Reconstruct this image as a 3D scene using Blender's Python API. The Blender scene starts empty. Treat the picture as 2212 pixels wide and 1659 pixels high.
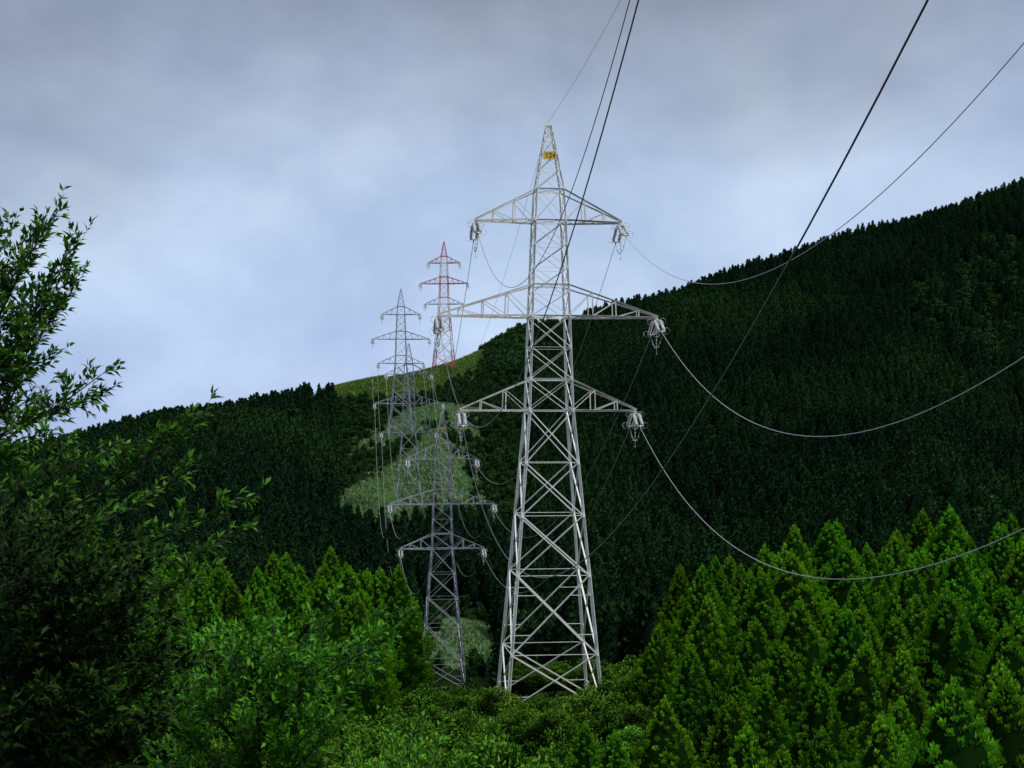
import bpy, math, random
import numpy as np
from mathutils import Vector, Matrix

F = 3072.0          # focal length in reference picture units (50 mm on 36 mm)
HZ = 940.0          # eye level
rs = np.random.RandomState(7)
random.seed(7)
scene = bpy.context.scene
col = scene.collection

def pixel_to_world(bx, by, d):
    """image pixel column/row + assumed distance -> world metres"""
    return Vector(((bx-1106.0)/F*d, d, (HZ-by)/F*d))

# ------------------------------------------------------------------ terrain
PROF = {
 -900: [(150,-28),(200,-40),(300,-34),(380,-24),(480,-30),(700,-60)],
 0:    [(150,-28),(200,-38),(300,-26),(380,-13),(450,-16),(600,-45)],
 300:  [(150,-28),(200,-38),(250,-31),(330,-17),(400,-4.0),(460,-6),(600,-35)],
 600:  [(150,-29),(200,-40),(270,-33),(350,-18),(430,3),(490,5),(600,-25)],
 700:  [(150,-29),(200,-41),(270,-36),(360,-19),(430,0),(490,14),(520,15),(640,-15)],
 850:  [(150,-31),(200,-42),(232,-42),(300,-33),(355,-21.6),(390,-10.5),(425,-.8),(500,20.0),(530,20),(650,-5)],
 950:  [(150,-32),(200,-42),(232,-41),(260,-39),(300,-31),(345,-19),(370,-10),(440,7),(505,24.2),(540,25.5),(650,5)],
 1040: [(150,-32),(200,-42),(235,-41),(265,-39),(300,-33),(350,-20),(430,1),(500,21),(545,32.5),(580,33),(700,15)],
 1110: [(150,-29),(200,-42),(235,-42),(290,-39),(350,-24),(430,-3),(500,18),(560,36),(600,37),(700,15)],
 1230: [(150,-29),(200,-42),(270,-41),(340,-26),(420,-5),(500,18),(575,40),(620,40),(720,18)],
 1400: [(150,-28),(200,-42),(270,-42),(340,-25),(420,-5),(500,20),(590,50),(640,50),(760,30)],
 1800: [(150,-27),(200,-38),(290,-30),(400,-5),(500,32),(600,74),(660,76),(800,55)],
 2212: [(150,-26),(200,-38),(300,-25),(400,-5),(500,42),(600,99),(660,104),(820,80)],
 3000: [(150,-26),(200,-36),(300,-20),(400,4),(500,60),(600,130),(700,140),(850,110)],
}
NEAR = [(-400,10),(-60,4),(-10,-1.4),(0,-1.7),(5,-2.3),(15,-6),(30,-15),(45,-22),(60,-24.5),(90,-24)]
def near_mid(c):
    if c in (1110,1230): return [(98,-22.6),(110,-20.6),(122,-21.5),(135,-25)]
    if c in (850,950,1040): return [(110,-23),(122,-24.5),(135,-27.5)]
    if c in (1400,): return [(110,-22.3),(135,-23.5)]
    return [(110,-23.3),(135,-23)]
COLS = sorted(PROF)
TAB = []
for c in COLS:
    k = NEAR + near_mid(c) + PROF[c] + [(1500,-75),(6000,-80)]
    TAB.append((np.array([a for a,b in k],float), np.array([b for a,b in k],float)))
def image_column(x,y):  # image column, in pixels, at which a ground point appears
    return 1106 + F*x/np.maximum(y,25.0)
def ground(x,y):
    x = np.asarray(x,float); y=np.asarray(y,float)
    u = np.clip(image_column(x,y), COLS[0], COLS[-1])
    z = np.zeros_like(u)
    H = [np.interp(y,a,b) for a,b in TAB]
    for i in range(len(COLS)-1):
        a,b = COLS[i],COLS[i+1]
        m = (u>=a)&(u<=b)
        t = np.clip((u-a)/(b-a),0,1)
        z = np.where(m, H[i]*(1-t)+H[i+1]*t, z)
    amp = np.clip((y-150)/150,0,1)*1.1
    amp = amp*np.where((u>830)&(u<1060),.35,1)
    z = z + amp*(np.sin(x*.051+1.3)*np.cos(y*.043)+.6*np.sin(x*.11+y*.09))
    # gullies and spurs running down the big slope
    fold = np.clip((u-1150)/200,0,1)*np.clip((y-230)/80,0,1)*np.clip((590-y)/60,0,1)
    z = z + fold*(4.2*np.sin(x*.075-y*.018+.6)+2.2*np.sin(x*.16+y*.03))
    foldl = np.clip((700-u)/150,0,1)*np.clip((y-230)/80,0,1)*np.clip((430-y)/50,0,1)
    z = z + foldl*(2.2*np.sin(x*.08+y*.02))
    return z
def vn(x,y,s,seed=0):
    r = np.random.RandomState(seed+100)
    o = 0
    for i in range(5):
        a = r.rand()*6.28; ph=r.rand()*6.28; k=s*(.6+r.rand()*1.2)
        o = o+np.sin((x*math.cos(a)+y*math.sin(a))*k+ph+1.3*np.sin((x*math.sin(a)-y*math.cos(a))*k*.7+ph))
    return o/5

# --------------------------------------------------------------- mesh utils
def mesh_np(name, verts, faces, mats=(), mi=None, smooth=False, attr=None):
    if not isinstance(faces,(list,tuple)): faces=[faces]
    me = bpy.data.meshes.new(name)
    verts = np.asarray(verts,float)
    me.vertices.add(len(verts)); me.vertices.foreach_set('co', verts.ravel())
    tot = sum(f.size for f in faces); n = sum(len(f) for f in faces)
    me.loops.add(tot); me.polygons.add(n)
    me.loops.foreach_set('vertex_index', np.concatenate([f.ravel() for f in faces]).astype(np.int32))
    sizes = np.concatenate([np.full(len(f),f.shape[1]) for f in faces])
    starts = np.concatenate([[0],np.cumsum(sizes)[:-1]])
    me.polygons.foreach_set('loop_start', starts.astype(np.int32))
    try: me.polygons.foreach_set('loop_total', sizes.astype(np.int32))
    except Exception: pass
    for m in mats: me.materials.append(m)
    if mi is not None: me.polygons.foreach_set('material_index', np.asarray(mi,np.int32))
    if smooth: me.polygons.foreach_set('use_smooth', np.ones(n,bool))
    if attr is not None:
        for k,v in attr.items():
            a = me.attributes.new(k,'FLOAT','POINT'); a.data.foreach_set('value', np.asarray(v,np.float32))
    me.update(calc_edges=True); me.validate()
    return me
def obj(name, me, parent=None, kind=None, label=None, cat=None, group=None, link=True):
    o = bpy.data.objects.new(name, me)
    if link: col.objects.link(o)
    if parent is not None: o.parent = parent
    if kind: o['kind']=kind
    if label: o['label']=label
    if cat: o['category']=cat
    if group: o['group']=group
    return o

class MB:
    def __init__(s): s.v=[]; s.f=[]; s.m=[]
    def beam(s,p,q,w,h=None,mat=0):
        p=Vector(p);q=Vector(q); d=q-p
        if d.length<1e-5: return
        d.normalize(); up=Vector((0,0,1)) if abs(d.z)<.95 else Vector((0,1,0))
        a=d.cross(up).normalized(); b=d.cross(a).normalized()
        a*=w/2; b*=(h or w)/2
        i=len(s.v)
        for c in (p,q):
            for e in (a+b,a-b,-a-b,-a+b): s.v.append(tuple(c+e))
        for f in ((0,1,2,3),(7,6,5,4),(0,4,5,1),(1,5,6,2),(2,6,7,3),(3,7,4,0)):
            s.f.append(tuple(i+k for k in f)); s.m.append(mat)
    def angle(s,p,q,w,mat=0):
        """L-section steel member"""
        p=Vector(p);q=Vector(q); d=(q-p).normalized()
        up=Vector((0,0,1)) if abs(d.z)<.95 else Vector((0,1,0))
        a=d.cross(up).normalized(); b=d.cross(a).normalized()
        t=w*.16
        i=len(s.v)
        prof=[(-w/2,-w/2),(w/2,-w/2),(w/2,-w/2+t),(-w/2+t,-w/2+t),(-w/2+t,w/2),(-w/2,w/2)]
        for c in (p,q):
            for x,y in prof: s.v.append(tuple(c+a*x+b*y))
        for k in range(6):
            k2=(k+1)%6
            s.f.append((i+k,i+k2,i+6+k2,i+6+k)); s.m.append(mat)
        s.f.append(tuple(i+5-k for k in range(6))); s.m.append(mat)
        s.f.append(tuple(i+6+k for k in range(6))); s.m.append(mat)
    def tube(s,pts,rad,n=6,mat=0,closed=False):
        pts=[Vector(p) for p in pts]; base=len(s.v); N=len(pts)
        for i,p in enumerate(pts):
            if closed: d=pts[(i+1)%N]-pts[i-1]
            else: d=pts[min(i+1,N-1)]-pts[max(i-1,0)]
            d.normalize(); up=Vector((0,0,1)) if abs(d.z)<.9 else Vector((1,0,0))
            a=d.cross(up).normalized(); b=d.cross(a).normalized()
            r=rad[i] if isinstance(rad,(list,tuple)) else rad
            for k in range(n):
                t=6.28318*k/n
                s.v.append(tuple(p+a*math.cos(t)*r+b*math.sin(t)*r))
        for i in range(N if closed else N-1):
            j=(i+1)%N
            for k in range(n):
                k2=(k+1)%n
                s.f.append((base+i*n+k,base+i*n+k2,base+j*n+k2,base+j*n+k)); s.m.append(mat)
    def mesh(s,name,mats,smooth=False):
        me=bpy.data.meshes.new(name); me.from_pydata(s.v,[],s.f)
        for m in mats: me.materials.append(m)
        me.polygons.foreach_set('material_index',s.m)
        if smooth: me.polygons.foreach_set('use_smooth',[True]*len(s.f))
        me.update(); return me

# ---------------------------------------------------------------- materials
def newmat(name):
    m=bpy.data.materials.new(name); m.use_nodes=True
    nt=m.node_tree; nt.nodes.clear()
    out=nt.nodes.new('ShaderNodeOutputMaterial')
    return m,nt,out
def N(nt,t,**kw):
    n=nt.nodes.new(t)
    for k,v in kw.items(): setattr(n,k,v)
    return n
def ramp(nt,stops,fac=None,interp='LINEAR'):
    r=N(nt,'ShaderNodeValToRGB'); e=r.color_ramp.elements; r.color_ramp.interpolation=interp
    e[0].position=stops[0][0]; e[0].color=(*stops[0][1],1)
    e[1].position=stops[-1][0]; e[1].color=(*stops[-1][1],1)
    for p,c in stops[1:-1]:
        x=e.new(p); x.color=(*c,1)
    if fac is not None: nt.links.new(fac,r.inputs[0])
    return r
def mixc(nt,fac,a,b,bt='MIX'):
    m=N(nt,'ShaderNodeMix',data_type='RGBA',blend_type=bt)
    for s,v in ((m.inputs[0],fac),(m.inputs[6],a),(m.inputs[7],b)):
        if isinstance(v,bpy.types.NodeSocket): nt.links.new(v,s)
        elif isinstance(v,(int,float)): s.default_value=v
        else: s.default_value=(*v,1)
    return m.outputs[2]

def foliage(name, inner, mid, tip, rough=.55, spec=.3, trans=.25, nscale=.7, patch=None, patchc=None, isl=.12):
    m,nt,out=newmat(name); L=nt.links.new
    at=N(nt,'ShaderNodeAttribute',attribute_name='growth_shade')  # leaf tone: fresh growth at tips, plus shade painted into the crowns
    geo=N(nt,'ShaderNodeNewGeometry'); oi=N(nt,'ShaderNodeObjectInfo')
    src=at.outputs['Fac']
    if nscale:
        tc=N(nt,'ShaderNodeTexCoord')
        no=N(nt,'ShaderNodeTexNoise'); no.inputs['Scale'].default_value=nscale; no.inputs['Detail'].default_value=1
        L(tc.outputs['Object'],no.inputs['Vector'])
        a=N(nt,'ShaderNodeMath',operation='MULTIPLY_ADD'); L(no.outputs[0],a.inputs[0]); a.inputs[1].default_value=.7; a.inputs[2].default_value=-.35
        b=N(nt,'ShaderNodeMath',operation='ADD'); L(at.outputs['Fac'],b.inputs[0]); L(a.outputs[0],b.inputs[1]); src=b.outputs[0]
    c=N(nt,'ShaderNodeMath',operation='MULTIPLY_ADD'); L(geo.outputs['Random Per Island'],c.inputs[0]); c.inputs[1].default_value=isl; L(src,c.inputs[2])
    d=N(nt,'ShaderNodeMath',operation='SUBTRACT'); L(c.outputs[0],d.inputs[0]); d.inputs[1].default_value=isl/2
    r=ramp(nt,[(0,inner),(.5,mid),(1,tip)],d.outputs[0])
    hs=N(nt,'ShaderNodeHueSaturation'); L(r.outputs[0],hs.inputs['Color'])
    mr=N(nt,'ShaderNodeMapRange'); L(oi.outputs['Random'],mr.inputs[0]); mr.inputs[3].default_value=.75; mr.inputs[4].default_value=1.22
    L(mr.outputs[0],hs.inputs['Value'])
    m2=N(nt,'ShaderNodeMath',operation='MULTIPLY'); L(oi.outputs['Random'],m2.inputs[0]); m2.inputs[1].default_value=7.13
    fr=N(nt,'ShaderNodeMath',operation='FRACT'); L(m2.outputs[0],fr.inputs[0])
    mr2=N(nt,'ShaderNodeMapRange'); L(fr.outputs[0],mr2.inputs[0]); mr2.inputs[3].default_value=.487; mr2.inputs[4].default_value=.513
    L(mr2.outputs[0],hs.inputs['Hue'])
    colr=hs.outputs[0]
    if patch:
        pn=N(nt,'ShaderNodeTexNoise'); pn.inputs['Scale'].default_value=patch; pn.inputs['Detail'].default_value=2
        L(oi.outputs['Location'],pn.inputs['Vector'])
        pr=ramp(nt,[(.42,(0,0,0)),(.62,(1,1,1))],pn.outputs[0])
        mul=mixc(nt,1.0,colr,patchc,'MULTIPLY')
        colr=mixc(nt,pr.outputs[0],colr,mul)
    if spec<=0.06:
        p=N(nt,'ShaderNodeBsdfDiffuse'); L(colr,p.inputs['Color'])
    else:
        p=N(nt,'ShaderNodeBsdfPrincipled'); L(colr,p.inputs['Base Color']); p.inputs['Roughness'].default_value=rough
        p.inputs['Specular IOR Level'].default_value=spec
    if trans<=.1:
        L(p.outputs[0],out.inputs[0]); return m
    t=N(nt,'ShaderNodeBsdfTranslucent'); L(colr,t.inputs[0])
    mx=N(nt,'ShaderNodeMixShader'); mx.inputs[0].default_value=trans
    L(p.outputs[0],mx.inputs[1]); L(t.outputs[0],mx.inputs[2]); L(mx.outputs[0],out.inputs[0])
    return m

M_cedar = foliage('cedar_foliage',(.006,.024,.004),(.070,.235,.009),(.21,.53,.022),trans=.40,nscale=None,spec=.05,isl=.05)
M_shrub = foliage('shrub_foliage',(.008,.030,.004),(.085,.22,.018),(.23,.44,.055),trans=0,nscale=.5,spec=.05)
M_far   = foliage('forest_foliage',(.0035,.0115,.0065),(.0085,.028,.0120),(.0165,.048,.0175),trans=0,nscale=None,spec=.05,patch=.010,patchc=(2.0,1.85,1.25),isl=.06)  # cloud shadow on the hills and bluish haze put into the base colours
M_farb  = foliage('broadleaf_foliage',(.008,.026,.009),(.030,.088,.024),(.065,.155,.042),trans=0,nscale=None,spec=.05)
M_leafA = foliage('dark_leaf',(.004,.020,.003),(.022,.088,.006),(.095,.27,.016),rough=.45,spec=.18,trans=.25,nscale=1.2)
M_leafD = foliage('painted_shade_leaf',(.002,.008,.002),(.006,.026,.003),(.022,.070,.008),rough=.5,spec=.08,trans=0,nscale=1.2)  # near-black leaf colour stands in for shade in the lower-left mass
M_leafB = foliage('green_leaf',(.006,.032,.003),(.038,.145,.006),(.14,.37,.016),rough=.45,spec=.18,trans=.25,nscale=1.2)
M_grass = foliage('tall_grass_blades',(.065,.14,.045),(.11,.215,.08),(.19,.32,.14),trans=0,spec=.05,nscale=None,isl=.3)
M_grassy = foliage('ridge_grass_blades',(.05,.10,.015),(.10,.18,.035),(.17,.28,.07),trans=0,spec=.05,nscale=None)

def bark(name,c1,c2):
    m,nt,out=newmat(name); L=nt.links.new
    tc=N(nt,'ShaderNodeTexCoord'); mp=N(nt,'ShaderNodeMapping'); mp.inputs['Scale'].default_value=(6,6,1); L(tc.outputs['Object'],mp.inputs[0])
    no=N(nt,'ShaderNodeTexNoise'); no.inputs['Scale'].default_value=3; no.inputs['Detail'].default_value=6; L(mp.outputs[0],no.inputs['Vector'])
    r=ramp(nt,[(.35,c1),(.65,c2)],no.outputs[0])
    p=N(nt,'ShaderNodeBsdfPrincipled'); p.inputs['Roughness'].default_value=.9; L(r.outputs[0],p.inputs['Base Color'])
    bp=N(nt,'ShaderNodeBump'); bp.inputs['Strength'].default_value=.5; L(no.outputs[0],bp.inputs['Height']); L(bp.outputs[0],p.inputs['Normal'])
    L(p.outputs[0],out.inputs[0]); return m
M_bark=bark('cedar_bark',(.05,.03,.02),(.12,.08,.055))
M_bark2=bark('grey_bark',(.012,.012,.008),(.032,.03,.02))
M_bark3=bark('painted_shade_bark',(.004,.006,.003),(.010,.013,.007))  # bark colour darkened to go with the shade painted into the leaves

def steel(name, base, dark, rustamt, banded=False):
    m,nt,out=newmat(name); L=nt.links.new
    tc=N(nt,'ShaderNodeTexCoord')
    no=N(nt,'ShaderNodeTexNoise'); no.inputs['Scale'].default_value=.9; no.inputs['Detail'].default_value=6; L(tc.outputs['Object'],no.inputs['Vector'])
    r=ramp(nt,[(.3,dark),(.6,base)],no.outputs[0])
    c=r.outputs[0]
    if banded:
        sx=N(nt,'ShaderNodeSeparateXYZ'); L(tc.outputs['Object'],sx.inputs[0])
        dv=N(nt,'ShaderNodeMath',operation='DIVIDE'); L(sx.outputs[2],dv.inputs[0]); dv.inputs[1].default_value=44.0
        red=(.66,.045,.035); wh=(.78,.76,.74)
        rb=ramp(nt,[(0,red),(.12,wh),(.27,red),(.38,wh),(.54,red),(.72,wh),(.86,red)],dv.outputs[0],'CONSTANT')
        c=mixc(nt,.92,c,rb.outputs[0])
    n2=N(nt,'ShaderNodeTexNoise'); n2.inputs['Scale'].default_value=.45; n2.inputs['Detail'].default_value=9; n2.inputs['Roughness'].default_value=.75; L(tc.outputs['Object'],n2.inputs['Vector'])
    rr=ramp(nt,[(.60-.08*rustamt,(0,0,0)),(.68,(1,1,1))],n2.outputs[0])
    f=N(nt,'ShaderNodeMath',operation='MULTIPLY'); L(rr.outputs[0],f.inputs[0]); f.inputs[1].default_value=min(1,rustamt)*.8
    c=mixc(nt,f.outputs[0],c,(.22,.10,.04))
    p=N(nt,'ShaderNodeBsdfPrincipled'); L(c,p.inputs['Base Color']); p.inputs['Roughness'].default_value=.55; p.inputs['Metallic'].default_value=.05
    L(p.outputs[0],out.inputs[0]); return m
M_steel = steel('weathered_white_steel',(.88,.89,.86),(.66,.69,.67),.6)
M_steelarm = steel('rust_streaked_steel',(.80,.81,.76),(.50,.50,.46),1.4)
M_steelg = steel('grey_galvanised_steel',(.36,.39,.43),(.23,.26,.30),.1)
M_steelr = steel('red_white_painted_steel',(.5,.5,.5),(.4,.4,.4),.1,True)
def plain(name,c,rough=.5,metal=0,spec=.5,noise=.25):
    m,nt,out=newmat(name); L=nt.links.new
    no=N(nt,'ShaderNodeTexNoise'); no.inputs['Scale'].default_value=5; no.inputs['Detail'].default_value=4
    tc=N(nt,'ShaderNodeTexCoord'); L(tc.outputs['Object'],no.inputs['Vector'])
    r=ramp(nt,[(.3,tuple(x*(1-noise) for x in c)),(.7,c)],no.outputs[0])
    p=N(nt,'ShaderNodeBsdfPrincipled'); L(r.outputs[0],p.inputs['Base Color']); p.inputs['Roughness'].default_value=rough; p.inputs['Metallic'].default_value=metal
    p.inputs['Specular IOR Level'].default_value=spec
    L(p.outputs[0],out.inputs[0]); return m
M_porc=plain('porcelain_insulator',(.66,.68,.68),.3)
M_hard=plain('galvanised_hardware',(.5,.53,.55),.4,.4)
M_wired=plain('dark_conductor',(.02,.023,.03),.6,.0)
M_wirel=plain('aluminium_conductor',(.52,.56,.58),.45,.1)
M_wiremt=plain('bare_aluminium_strand',(.30,.33,.35),.45,1.0,noise=.1)
M_plate=plain('yellow_plate_paint',(.72,.50,.06),.5)
M_plate2=plain('faded_yellow_plate_paint',(.40,.27,.06),.6)
M_ink=plain('black_lettering',(.02,.02,.02),.6)

# terrain material
m,nt,out=newmat('hillside_ground'); L=nt.links.new
tc=N(nt,'ShaderNodeTexCoord'); g=N(nt,'ShaderNodeAttribute',attribute_name='grass'); g2=N(nt,'ShaderNodeAttribute',attribute_name='ridge')
no=N(nt,'ShaderNodeTexNoise'); no.inputs['Scale'].default_value=.35; no.inputs['Detail'].default_value=8; no.inputs['Roughness'].default_value=.7; L(tc.outputs['Object'],no.inputs['Vector'])
soil=ramp(nt,[(.35,(.004,.011,.003)),(.65,(.013,.030,.007))],no.outputs[0])
gr=ramp(nt,[(.35,(.05,.11,.035)),(.65,(.09,.175,.06))],no.outputs[0])
rg=ramp(nt,[(.35,(.05,.09,.015)),(.65,(.10,.17,.035))],no.outputs[0])
c=mixc(nt,g.outputs['Fac'],soil.outputs[0],gr.outputs[0]); c=mixc(nt,g2.outputs['Fac'],c,rg.outputs[0])
p=N(nt,'ShaderNodeBsdfPrincipled'); p.inputs['Roughness'].default_value=.95; L(c,p.inputs['Base Color']); p.inputs['Specular IOR Level'].default_value=.02
bp=N(nt,'ShaderNodeBump'); bp.inputs['Strength'].default_value=.8; bp.inputs['Distance'].default_value=.6; L(no.outputs[0],bp.inputs['Height']); L(bp.outputs[0],p.inputs['Normal'])
L(p.outputs[0],out.inputs[0]); M_ground=m

# zones -----------------------------------------------------------------
def zone_grass(x,y,j=0):
    u=image_column(x,y)+j; n=vn(x,y,.10,3)*34; n2=vn(x,y,.13,8)*30
    lo=np.interp(y,[338,350,365,400,425,445],[790,755,728,745,790,850])
    hi=np.interp(y,[338,350,365,385,410,445],[1020,1030,1030,1000,1000,1020])
    a=((u>lo+n)&(u<hi+n2)&(y>338)&(y<450+n*.2))
    f=((u>945+n*.6)&(u<1062+n*.6)&(y>246+n*.1)&(y<278+n*.1))
    return a|f
def streak(x,y):
    a=(x+1.8*y)/2.06; b=(1.8*x-y)/2.06
    return vn(a*.40,b*1.7,.085,31)+.25*vn(x,y,.5,77)
ST=.22
def zone_ridge(x,y,j=0):
    u=image_column(x,y)+j; n=vn(x,y,.07,5)*10
    lowy=np.interp(u,[690,760,900,960,1040],[486,480,466,470,508])
    return (u>690+n)&(u<1046+n)&(y>lowy+n*.8)&(y<640)

xs=np.concatenate([-np.geomspace(360,5000,14)[::-1],np.arange(-352,353,4),np.geomspace(360,5000,14)])
ys=np.concatenate([[-400,-200,-100,-60],np.arange(-40,680,4),np.geomspace(684,6000,18)])
X,Y=np.meshgrid(xs,ys); Z=ground(X,Y)
for _ in range(2):
    Zs=Z.copy(); Zs[1:-1,1:-1]=(Z[1:-1,1:-1]*4+Z[:-2,1:-1]+Z[2:,1:-1]+Z[1:-1,:-2]+Z[1:-1,2:])/8; Z[:]=Zs
nx,ny=len(xs),len(ys)
idx=np.arange(nx*ny).reshape(ny,nx)
fc=np.stack([idx[:-1,:-1],idx[:-1,1:],idx[1:,1:],idx[1:,:-1]],-1).reshape(-1,4)
gm=zone_grass(X,Y)&~((streak(X,Y)>ST-.02)&(Y>322))
me=mesh_np('ground',np.stack([X,Y,Z],-1).reshape(-1,3),fc,[M_ground],smooth=True,
    attr={'grass':gm.ravel().astype(float),'ridge':zone_ridge(X,Y).ravel().astype(float)})
obj('ground',me,kind='structure',label='steep grassy and wooded hillside terrain',cat='ground')

# ------------------------------------------------------------ foliage makers
def leaves(P,D,Nn,ln,wd,tmpl='tri'):
    D=D/np.linalg.norm(D,axis=1,keepdims=True)
    S=np.cross(D,Nn); S/=np.linalg.norm(S,axis=1,keepdims=True)+1e-9
    U=np.cross(S,D)
    n=len(P)
    if tmpl=='tri':   # folded diamond
        T=np.array([(0,0,0),(.45,.5,.0),(1,0,-.10),(.45,-.5,.0)]); Fc=np.array([(0,1,2),(0,2,3)])
    else:             # arched leaf
        T=np.array([(0,0,0),(.4,.5,.05),(.4,-.5,.05),(.5,0,-.03),(1,0,-.16)]); Fc=np.array([(0,3,1),(0,2,3),(1,3,4),(3,2,4)])
    k=len(T)
    ln=np.broadcast_to(ln,(n,)); wd=np.broadcast_to(wd,(n,))
    V=P[:,None,:]+D[:,None,:]*(T[None,:,0]*ln[:,None])[...,None]+S[:,None,:]*(T[None,:,1]*wd[:,None])[...,None]+U[:,None,:]*(T[None,:,2]*ln[:,None])[...,None]
    FF=(np.arange(n)[:,None,None]*k+Fc[None]).reshape(-1,3)
    return V.reshape(-1,3),FF,k
def unit(n,r):
    v=r.normal(size=(n,3)); return v/np.linalg.norm(v,axis=1,keepdims=True)

def cedar_crown(H,R,seed,nb,nl,sl,sw,name,mat,slope=.36,big=1.0,dark=.35,lo=.12,upb=.7):
    r=np.random.RandomState(seed)
    P=[];D=[];A=[]
    lean=r.normal(size=2)*.008*H
    for i in range(nb):
        t=(i+r.rand())/nb
        t=1-(1-t)**.72 if lo<.1 else t**.85
        z=H*(.10+.885*t)
        prof=min(R,(H-z)*slope+.02*R)
        if t<.15: prof*=.8+t*1.3
        az=i*2.39996+r.normal()*.35
        lob=.5+.5*math.sin(az*3+z*2.3+seed)        # overlapping boughs
        prof*=.88+.16*lob
        inner=r.rand()<.15
        rr=prof*(.7+.2*r.rand() if inner else r.uniform(.94,1.06))
        s=(.05+.17*min(1,(H-z)/(H*.5)))*R*r.uniform(.8,1.25)*big
        up=.5+.5*t
        ax=np.array([math.cos(az),math.sin(az),up]); ax/=np.linalg.norm(ax)
        Lc=s*1.9
        c=np.array([math.cos(az)*rr+lean[0]*t,math.sin(az)*rr+lean[1]*t,z])-ax*Lc*.85
        n=max(4,int(nl*(.45+.8*min(1,(H-z)/(H*.5)))))
        f=r.rand(n)**.75
        u=unit(n,r); u=u-np.outer(u@ax,ax); u/=np.linalg.norm(u,axis=1,keepdims=True)
        wdt=s*.75*np.sin(np.clip(f*.98+.10,0,1)**.8*math.pi)**.7
        q=r.rand(n)**.5
        p=c+np.outer(f*Lc,ax)+u*(wdt*q)[:,None]
        d=u*.7*(1-f[:,None]*.5)+ax*.55+np.array([0,0,upb])+r.normal(size=(n,3))*.15
        P.append(p);D.append(d)
        zz=u[:,2]*q
        A.append(np.clip(-dark+.34*f+.34*(.5+.6*zz)+.24*lob+.46*t**.7+r.normal()*.05-(.3 if inner else 0),-.3,1)*(.95+.10*r.rand(n)))  # shade painted in: darker low and inside, lighter outward and on top
    n=int(nl*2.0); g=r.rand(n)
    zz=H*(.93+.07*g); rad=(1-g)*.07*H*slope
    an=r.rand(n)*6.28
    p=np.stack([np.cos(an)*rad+lean[0],np.sin(an)*rad+lean[1],zz],-1)
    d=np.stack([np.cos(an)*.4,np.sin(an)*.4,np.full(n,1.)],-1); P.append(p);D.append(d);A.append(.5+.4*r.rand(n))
    P=np.concatenate(P);D=np.concatenate(D);A=np.concatenate(A)
    V,FF,k=leaves(P,D,unit(len(P),r),sl*(.6+.8*r.rand(len(P))),sw*(.7+.6*r.rand(len(P))))
    m=12; cv=[];cf=[]; lv=(.12,.22,.34,.46,.58,.7,.8,.89,.96)
    for a in lv:
        for j in range(m):
            q=6.283*j/m; rj=min(R,(H-H*a)*slope+.02)*.80*(.88+.2*r.rand())*(.6 if a<.2 else 1); cv.append((math.cos(q)*rj+lean[0]*a,math.sin(q)*rj+lean[1]*a,H*a))
    for a in range(len(lv)-1):
        for j in range(m):
            j2=(j+1)%m; cf.append((a*m+j,a*m+j2,(a+1)*m+j2,(a+1)*m+j))
    nV=len(V); cf=np.array(cf)+nV
    V=np.concatenate([V,np.array(cv)]); growth_shade=np.concatenate([np.repeat(A,k),np.full(len(cv),.02)])
    return mesh_np(name,V,[FF,cf],[mat],attr={'growth_shade':growth_shade})
def shrub_crown(H,R,seed,nb,nl,sl,sw,name,mat):
    r=np.random.RandomState(seed); P=[];D=[];A=[]
    for i in range(nb):
        u=unit(1,r)[0]; u[2]=abs(u[2])*1.2-.15
        c=np.array([u[0]*R*.8,u[1]*R*.8,H*.42+u[2]*H*.40*r.uniform(.6,1.25)])
        c[:2]*=(.5+.7*r.rand())
        s=R*(.09+.22*r.rand()**1.5)
        w=unit(nl,r); rad=r.rand(nl)**.35
        sh=np.array([r.uniform(.7,1.2),r.uniform(.7,1.2),r.uniform(.7,1.5)])
        P.append(c+w*rad[:,None]*s*sh); D.append(w*.9+np.array([0,0,.45])+r.normal(size=(nl,3))*.5)
        A.append(np.clip(-.05+.75*rad*(.45+.55*w[:,2])+r.normal()*.13,-.1,1)*(.6+.7*r.rand()))  # outer and upper side of each clump painted lighter
    P=np.concatenate(P);D=np.concatenate(D);A=np.concatenate(A)
    V,FF,k=leaves(P,D,unit(len(P),r)+np.array([0,0,.8]),sl*(.6+.8*r.rand(len(P))),sw*(.7+.6*r.rand(len(P))))
    m=10; cv=[];cf=[]; lv=[(.05,.42),(.3,.55),(.5,.5),(.65,.32),(.72,.05)]
    for a,b in lv:
        for j in range(m):
            q=6.283*j/m; rj=R*b*(.8+.3*r.rand()); cv.append((math.cos(q)*rj,math.sin(q)*rj,H*a))
    for a in range(len(lv)-1):
        for j in range(m):
            j2=(j+1)%m; cf.append((a*m+j,a*m+j2,(a+1)*m+j2,(a+1)*m+j))
    cf=np.array(cf)+len(V)
    V=np.concatenate([V,np.array(cv)]); growth_shade=np.concatenate([np.repeat(A,k),np.full(len(cv),-.5)])
    return mesh_np(name,V,[FF,cf],[mat],attr={'growth_shade':growth_shade})
def trunk_mesh(H,r0,name,mat,seed):
    b=MB(); r=random.Random(seed)
    pts=[(r.gauss(0,.02)*i,r.gauss(0,.02)*i,-.6+(H+.6)*i/7) for i in range(8)]
    b.tube(pts,[r0*(1-.93*i/7)*(1.25 if i==0 else 1) for i in range(8)],8)
    for i in range(10):
        z=H*(.2+.07*i); a=i*2.4; l=H*.11*(1-i/12)
        b.tube([(0,0,z),(math.cos(a)*l*.5,math.sin(a)*l*.5,z+l*.1),(math.cos(a)*l,math.sin(a)*l,z+l*.35)],[r0*.25,r0*.15,r0*.04],5)
    return b.mesh(name,[mat],True)

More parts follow.
